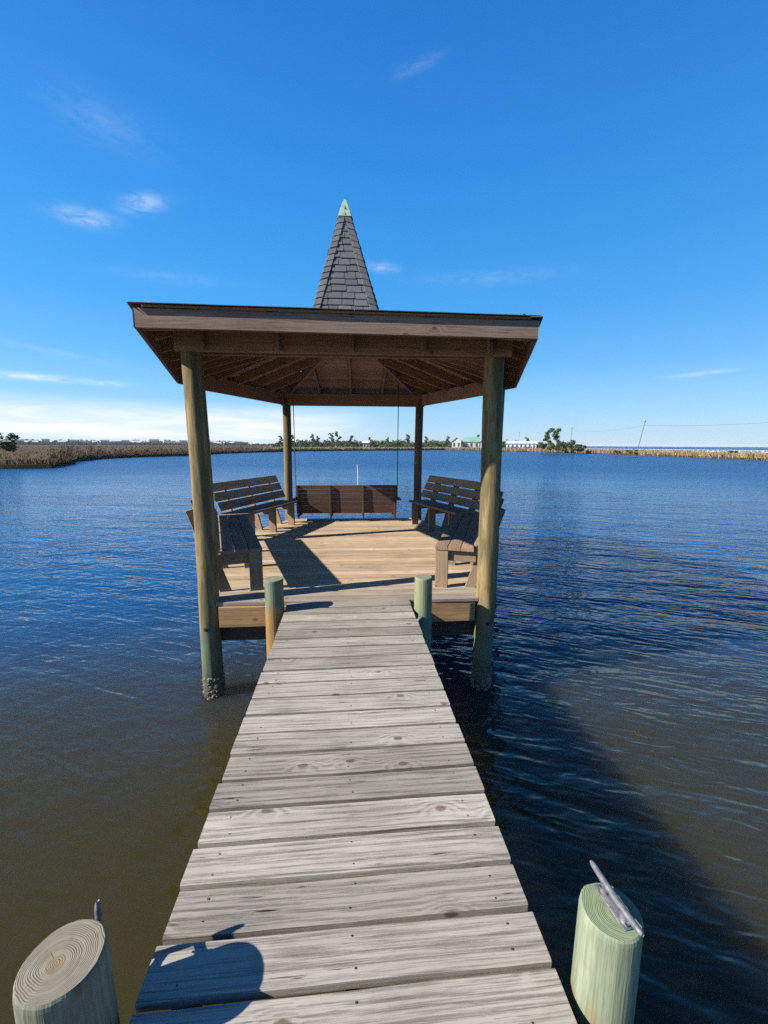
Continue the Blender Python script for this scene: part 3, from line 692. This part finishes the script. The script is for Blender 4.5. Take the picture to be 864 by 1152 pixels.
def grass():
    rng = np.random.default_rng(5); sh = np.array(SH); az = np.degrees(np.arctan2(sh[:, 0], sh[:, 1])); ds = np.hypot(sh[:, 0], sh[:, 1])
    L, R = [], []
    for k in range(90000):
        i = rng.integers(0, len(sh) - 1); t = rng.random(); p = sh[i] * (1 - t) + sh[i + 1] * t; d = np.hypot(*p); dr = p / d
        if p[1] < 30 or p[0] < -70: continue
        right = p[0] > 58
        dep = rng.exponential(1.6) if rng.random() < .6 else rng.exponential(28 if not right else 8)
        if not right and rng.random() < .16: dep = rng.uniform(10, 420)
        if right: dep = min(dep, 26)
        q = p + dr * (dep + .05); D = d + dep
        clump = .5 + .5 * mnoise.noise(V(q[0] * .25, q[1] * .25, 2)); h = (.50 + .70 * clump) * rng.uniform(.6, 1.2) if p[0] > -28 else (.12 + .42 * clump) * rng.uniform(.5, 1.2)
        if dep < .5: h *= .7
        w = max(.04, D * .0008) * rng.uniform(.7, 1.4); a = rng.uniform(0, pi); wx, wy = cos(a) * w, sin(a) * w; lx, ly = rng.normal(0, .18), rng.normal(0, .18)
        z0 = WZ - .05 if dep < .8 else LZ - .05
        (R if p[0] > -28 else L).append(((q[0] - wx, q[1] - wy, z0), (q[0] + wx, q[1] + wy, z0), (q[0] + lx + wx * .25, q[1] + ly + wy * .25, LZ + h + .1), (q[0] + lx - wx * .25, q[1] + ly - wy * .25, LZ + h + .1)))
    tag(mesh_np('marsh_grass', L, 4, M['reed_left']), 'brown salt marsh grass along the left and middle shore', 'grass', kind='stuff')
    tag(mesh_np('marsh_grass', R, 4, M['reed_right']), 'tan marsh grass on the spit at right', 'grass', kind='stuff')
grass()

def leaves(rng, blobs, n, size, flat=1.0):
    """leaf-sized faces scattered through several uneven clumps"""
    out = []; wts = np.array([b[3] ** 2 for b in blobs]); wts = wts / wts.sum()
    for k in range(n):
        c = blobs[rng.choice(len(blobs), p=wts)]; v = rng.normal(0, 1, 3); v /= np.linalg.norm(v); r = c[3] * rng.random() ** .45
        p = np.array(c[:3]) + v * r * np.array([1, 1, c[4] if len(c) > 4 else .7])
        a = rng.normal(0, 1, 3); a /= np.linalg.norm(a); b = np.cross(a, rng.normal(0, 1, 3)); b /= np.linalg.norm(b); s = size * rng.uniform(.6, 1.4)
        out.append((p - a * s, p + b * s * .7, p + a * s, p - b * s * .7))
    return out

def tree(name, label, cat, deg, dist, h, kind, seed, group=None, n=700, size=.22, spread=1.0):
    rng = np.random.default_rng(seed); x, y = bearing_pt(deg, dist); root = thing(name, label, cat, (x, y, LZ), 0, group)
    m = MB(); lean = rng.normal(0, .02, 2) * h
    if kind == 'pine':
        pts = [(lean[0] * t * t, lean[1] * t * t, h * .95 * t - .2) for t in (0, .3, .6, .85, 1)]; tube(m, pts, [.022 * h, .018 * h, .014 * h, .009 * h, .004 * h], 7); blobs = []
        for k in range(8):
            t = .46 + .54 * k / 7; a = rng.uniform(0, 2 * pi); r = h * .13 * spread * (1.15 - t * .55) * rng.uniform(.5, 1.2)
            c = (lean[0] * t * t + cos(a) * r, lean[1] * t * t + sin(a) * r, h * t); blobs.append((*c, h * .095 * spread * rng.uniform(.7, 1.2), .6))
            tube(m, [(lean[0] * t * t, lean[1] * t * t, h * (t - .05)), c], [.006 * h, .003 * h], 5)
        mat = M['pine']
    else:
        tube(m, [(0, 0, -.2), (lean[0], lean[1], h * .35), (lean[0] * 1.5, lean[1] * 1.5, h * .7)], [.035 * h, .025 * h, .01 * h], 7); blobs = []
        for k in range(10):
            a = rng.uniform(0, 2 * pi); r = h * .42 * spread * rng.random() ** .6; c = (cos(a) * r, sin(a) * r, h * rng.uniform(.28, .84) - r * .25)
            blobs.append((*c, h * .20 * rng.uniform(.6, 1.15), .75)); tube(m, [(lean[0], lean[1], h * .3), c], [.012 * h, .004 * h], 5)
        mat = M['leaf']
    m.build('trunk', M['bark'], root, True); mesh_np('crown', leaves(rng, blobs, n, size), 4, mat, root)
    return root

# clump of trees at the tip of the spit
tree('pine_tree', 'taller left one of two high crowned pines above the bushy clump', 'tree', 26.0, 165, 7.9, 'pine', 1, n=900, size=.26, spread=1.25)
tree('pine_tree', 'right one of two high crowned pines above the bushy clump', 'tree', 26.95, 163, 7.6, 'pine', 2, n=900, size=.26, spread=1.2)
for k, (dg, ds, h) in enumerate(((25.3, 166, 4.2), (26.3, 160, 4.0), (27.2, 158, 4.8), (27.9, 157, 4.3), (28.6, 156, 4.9), (29.4, 157, 3.9), (29.9, 159, 3.0))):
    tree('bushy_tree', ['round bushy evergreen in the clump under the two tall pines'][0], 'tree', dg, ds, h, 'oak', 20 + k, 'bushy evergreens under the two pines', n=800, size=.24, spread=1.15)
tree('bushy_tree', 'dark evergreen oak cut by the left edge of the view, on the near marsh', 'tree', -37.7, 72, 4.6, 'oak', 41, n=1700, size=.16, spread=1.2)
tree('shrub', 'small green shrub right at the foot of the leaning pole', 'shrub', 35.2, 118, 1.9, 'oak', 42, n=500, size=.13, spread=1.3)
tree('shrub', 'low green shrub left of the leaning pole', 'shrub', 33.6, 126, 1.6, 'oak', 43, n=450, size=.13, spread=1.5)
tree('shrub', 'wide dark shrub on the spit near the right edge, in front of the white pier', 'shrub', 44.2, 117, 1.5, 'oak', 44, n=600, size=.13, spread=2.1)
# taller pines poking out of the far wood
rngp = random.Random(3)
for k in range(16):
    dg = [-8.6, -7.3, -4.6, -3.9, -2.1, -1.2, .5, 3.0, 5.4, 8.0, 9.6, 10.6, 13.5, 17.3, 20.0, 23.4][k]; hh = [8.5, 9.5, 10, 9, 11.8, 11.6, 8.6, 8.5, 8, 10, 11.5, 9, 9.5, 10, 8.5, 8][k]
    tree('pine_tree', 'slim pine standing out above the low wood on the far shore', 'tree', dg, 285 + rngp.uniform(-25, 25), hh * .84, 'pine', 60 + k, 'pines above the far wood', n=260, size=.42, spread=1.15)

def woods():
    rng = np.random.default_rng(9); out = []
    for k in range(420):
        dg = -9.5 + 35 * rng.random(); dd = rng.uniform(262, 350); x, y = bearing_pt(dg, dd)
        e = min(1, (dg + 10.5) / 4) ; h = rng.uniform(3.2, 6.0) * (.45 + .55 * e) * (1.0 if dg < 22 else .75)
        blobs = [(x + rng.normal(0, 1.4), y + rng.normal(0, 1.4), LZ + h * rng.uniform(.25, .85), h * rng.uniform(.22, .36), .8) for q in range(5)]
        out += leaves(rng, blobs, 60, .55)
    tag(mesh_np('woods', out, 4, M['wood_far']), 'low green wood along the far shore', 'wood', kind='stuff')
    out = []
    for k in range(430):
        dg = -46 + 40 * rng.random(); dd = rng.uniform(900, 1060) if k % 2 else rng.uniform(838, 858); x, y = bearing_pt(dg, dd); h = rng.uniform(4, 11) * (1 if dg < -14 else .6) * (1 if k % 2 else .62)
        blobs = [(x + rng.normal(0, 5), y + rng.normal(0, 5), WZ + h * rng.uniform(.2, .8), h * rng.uniform(.3, .5), .75) for q in range(4)]
        out += leaves(rng, blobs, 40, 1.7)
    tag(mesh_np('woods', out, 4, M['hazy']), 'bluish far tree line behind the marsh at left', 'wood', kind='stuff')
    mb = MB(); pts = []
    for k in range(25):
        pts.append(bearing_pt(-52 + 48 * k / 24, 860 + 25 * mnoise.noise(V(k * .5, 0, 0))))
    i = mb.add([(x, y, WZ + .5) for x, y in pts] + [(x * 1.3, y * 1.3, WZ + .5) for x, y in pts] + [(x * .998, y * .998, WZ - .5) for x, y in pts])
    for k in range(24): mb.face((i + k, i + 25 + k, i + 26 + k, i + k + 1)); mb.face((i + k, i + k + 1, i + 51 + k, i + 50 + k))
    tag(mb.build('far_shore', plain('far_shore_soil', (.13, .10, .06), (.18, .14, .08), .02)), kind='structure')
woods()

# ------------------------------------------------------------------ houses
def house(label, deg, dist, w, d, h, rh, wall, rooft, rot=0.0, cat='house', group=None, z=LZ, stilts=False, win=3, gable='x'):
    x, y = bearing_pt(deg, dist); root = thing('house', label, cat, (x, y, z), -radians(deg) + rot, group)
    zb = 2.4 if stilts else 0.0
    m = MB(); hx, hy = w / 2, d / 2
    k = m.add([(-hx, -hy, zb), (hx, -hy, zb), (hx, hy, zb), (-hx, hy, zb), (-hx, -hy, zb + h), (hx, -hy, zb + h), (hx, hy, zb + h), (-hx, hy, zb + h)])
    for f in ((0, 1, 5, 4), (1, 2, 6, 5), (2, 3, 7, 6), (3, 0, 4, 7), (3, 2, 1, 0)): m.face([k + c for c in f])
    if gable == 'x': g = m.add([(-hx, 0, zb + h + rh), (hx, 0, zb + h + rh)]); m.face((k + 4, g, k + 7)); m.face((k + 5, k + 6, g + 1))
    else: g = m.add([(0, -hy, zb + h + rh), (0, hy, zb + h + rh)]); m.face((k + 4, k + 5, g)); m.face((k + 6, k + 7, g + 1))
    m.build('wall', M[wall], root)
    m = MB(); o = .45
    if gable == 'x':
        for s in (-1, 1):
            board(m, (-hx - o, s * (hy + o) / 2, zb + h + rh / 2 - o * rh / hy / 2 + .12), (hx + o, s * (hy + o) / 2, zb + h + rh / 2 - o * rh / hy / 2 + .12), (0, s * rh, hy), hypot(hy + o, rh * (hy + o) / hy), .16)
    else:
        for s in (-1, 1):
            board(m, (s * (hx + o) / 2, -hy - o, zb + h + rh / 2 - o * rh / hx / 2 + .12), (s * (hx + o) / 2, hy + o, zb + h + rh / 2 - o * rh / hx / 2 + .12), (s * rh, 0, hx), hypot(hx + o, rh * (hx + o) / hx), .16)
    m.build('roof', M[rooft], root)
    for q in range(win):
        xx = -hx + w * (q + .5) / win; m = MB(); board(m, (xx, -hy - .03, zb + h * .3), (xx, -hy - .03, zb + h * .8), (0, -1, 0), w / win * .42, .06, ch=.01); m.build('window', M['pane'], root)
    if stilts:
        for q in range(6):
            for yy in (-hy + .15, hy - .15):
                m = MB(); xx = -hx + .2 + (w - .4) * q / 5; board(m, (xx, yy, -.3), (xx, yy, zb + .05), (0, 1, 0), .25, .25); m.build('stilt', M[wall], root)
    return root
M['white'] = plain('white_siding', (.72, .73, .72), (.64, .65, .65), 1.5, .6); M['cream'] = plain('cream_siding', (.55, .50, .42), (.48, .44, .37), 1.5, .7)
M['bluegrey'] = plain('blue_grey_siding', (.25, .31, .36), (.20, .26, .31), 1.5, .7); M['teal_roof'] = plain('green_metal_roof', (.22, .42, .36), (.17, .34, .30), .8, .45)
M['white_roof'] = plain('white_metal_roof', (.68, .70, .70), (.58, .62, .60), .8, .45); M['grey_roof'] = plain('grey_shingle_roof', (.16, .165, .18), (.11, .115, .12), .8, .8)
M['pane'] = plain('window_glass', (.03, .05, .08), (.05, .07, .10), 1, .1, .6); M['blue'] = plain('blue_cladding', (.05, .13, .36), (.06, .16, .42), 1, .5)
house('white gable-fronted house with pale walls, left of the green roof', 14.55, 262, 5.2, 8, 4.6, 2.2, 'white', 'white_roof', gable='y', win=2)
house('house with a pale green metal roof beside the white gabled house', 16.5, 268, 9.5, 8, 4.4, 2.6, 'cream', 'teal_roof', win=3)
house('white house partly hidden behind the front right gazebo post', 18.4, 258, 6.5, 8, 4.4, 1.9, 'white', 'white_roof', gable='y', win=2)
house('small white cottage among the far trees seen above the swing', 2.5, 268, 4.2, 5, 3.4, 1.2, 'white', 'white_roof', win=2)
hl = house('long white building with bright blue ground floor, left of the tall pines', 22.75, 232, 14.5, 8, 3.2, 1.1, 'white', 'white_roof', win=7)
m = MB()
for q in range(9): board(m, (-6.2 + 1.55 * q, -4.08, .05), (-6.2 + 1.55 * q, -4.08, 1.7), (0, -1, 0), 1.1, .08, ch=.01)
m.build('blue_shutters', M['blue'], hl)
rh_ = random.Random(12)
for k in range(24):
    dg = -36.5 + 23.5 * k / 23 + rh_.uniform(-.3, .3); big = rh_.random()
    house('tiny pale house far off on the hazy shore at left', dg, rh_.uniform(860, 895), rh_.uniform(9, 18), 10, rh_.uniform(4, 7.5), rh_.uniform(1.5, 3), rh_.choice(['white', 'white', 'cream', 'bluegrey']),
          rh_.choice(['grey_roof', 'grey_roof', 'white_roof']), group='far houses across the marsh', z=WZ + .5, win=3)

# ------------------------------------------------------------------ poles, wire, pier, stake
M['pole'] = plain('old_pole_wood', (.20, .16, .13), (.13, .105, .09), 4, .9); M['whitepaint'] = plain('white_paint', (.75, .76, .76), (.66, .67, .68), 3, .6)
def pole(label, deg, dist, h, lean, r=.09):
    x, y = bearing_pt(deg, dist); o = thing('utility_pole', label, 'pole', (x, y, LZ)); m = MB(); tube(m, [(0, 0, -.4), (lean * .5, 0, h * .5), (lean, 0, h)], [r, r * .9, r * .75], 9); m.build('pole', M['pole'], o)
    m = MB(); board(m, (lean * .955 - .35, 0, h * .955), (lean * .955 + .35, 0, h * .955 + .03), (0, 0, 1), .09, .11); m.build('crossarm', M['pole'], o)
    return x, y
px, py = pole('leaning grey utility pole on the spit, the nearest of the poles', 35.6, 118, 8.2, 1.55)
pole('thin upright pole rising beside the bushy tree clump', 28.5, 190, 9.6, .3, .10)
pole('thin distant pole above the long white building', 22.4, 240, 9.5, .25, .10)
m = MB(); a = V(px + 1.35, py, LZ + 7.0); rx, ry = bearing_pt(52, 100); b = V(rx, ry, LZ + 6.9); pts = []
for k in range(25):
    t = k / 24; q = a.lerp(b, t); q.z -= 1.0 * 4 * t * (1 - t) * .55; pts.append(q)
o0 = pts[0].copy(); tube(m, [p - o0 for p in pts], [.02] * 25, 5)
tag(m.build('power_line', M['rope'], loc=o0), 'sagging dark wire running right from the leaning pole', 'wire')
m = MB(); lx, ly = bearing_pt(28.5, 190); b = V(lx + .3, ly, LZ + 8.6); pts = []
for k in range(17):
    t = k / 16; q = a.lerp(b, t); q.z -= 1.0 * 4 * t * (1 - t); pts.append(q)
o0 = pts[0].copy(); tube(m, [p - o0 for p in pts], [.016] * 17, 5)
tag(m.build('power_line', M['rope'], loc=o0), 'faint wire between the leaning pole and the pole by the trees', 'wire')

def pier():
    A = Vector(bearing_pt(30.5, 235)); B = Vector(bearing_pt(51, 190)); L = (B - A).length; root = thing('pier', 'long low white railed pier behind the grassy spit at right', 'pier', (A.x, A.y, WZ), atan2((B - A).y, (B - A).x))
    m = MB(); board(m, (0, 0, .75), (L, 0, .75), (0, 0, 1), 1.3, .16); m.build('pier_deck', M['whitepaint'], root)
    for z in (1.25,):
        m = MB(); board(m, (0, -.75, z), (L, -.75, z), (0, 0, 1), .06, .08); m.build('rail', M['whitepaint'], root)
    n = 52; proto = MB(); board(proto, (0, -.82, -.6), (0, -.82, 1.35), (0, 1, 0), .16, .16); p0 = proto.build('pier_post', M['whitepaint'], root)
    for k in range(1, n):
        c = p0.copy(); COL.objects.link(c); c.parent = root; c.location = (L * k / (n - 1), 0, 0)
pier()
m = MB(); x, y = .66, 27.6
tube(m, [(0, 0, -.4), (.01, 0, .6), (-.025, 0, 1.32)], [.028, .026, .022], 8)
tag(m.build('marker_stake', M['whitepaint'], loc=(x, y, WZ)), 'thin white stake standing alone in the open water beyond the swing', 'stake')

# ------------------------------------------------------------------ air
def haze():
    N = NT('air'); N.t.nodes.remove(N.bsdf); v = N.n('ShaderNodeVolumePrincipled'); v.inputs['Color'].default_value = (.80, .90, 1.0, 1); v.inputs['Density'].default_value = .00011; v.inputs['Anisotropy'].default_value = 0.0
    N.t.links.new(v.outputs[0], N.out.inputs['Volume'])
    bm = bmesh.new(); bmesh.ops.create_cube(bm, size=1); me = bpy.data.meshes.new('haze'); R = 5400; zt, zb = 14.0, WZ - 2.2
    for q in bm.verts: q.co = (q.co.x * 2 * R, q.co.y * 2 * R, zb if q.co.z < 0 else zt)
    bm.to_mesh(me); bm.free(); me.materials.append(N.mat); o = bpy.data.objects.new('haze', me); COL.objects.link(o); tag(o, kind='stuff')
haze()
S.cycles.max_bounces = 8; S.cycles.diffuse_bounces = 6; S.cycles.volume_bounces = 0
S.cycles.use_denoising = False; S.cycles.use_adaptive_sampling = False
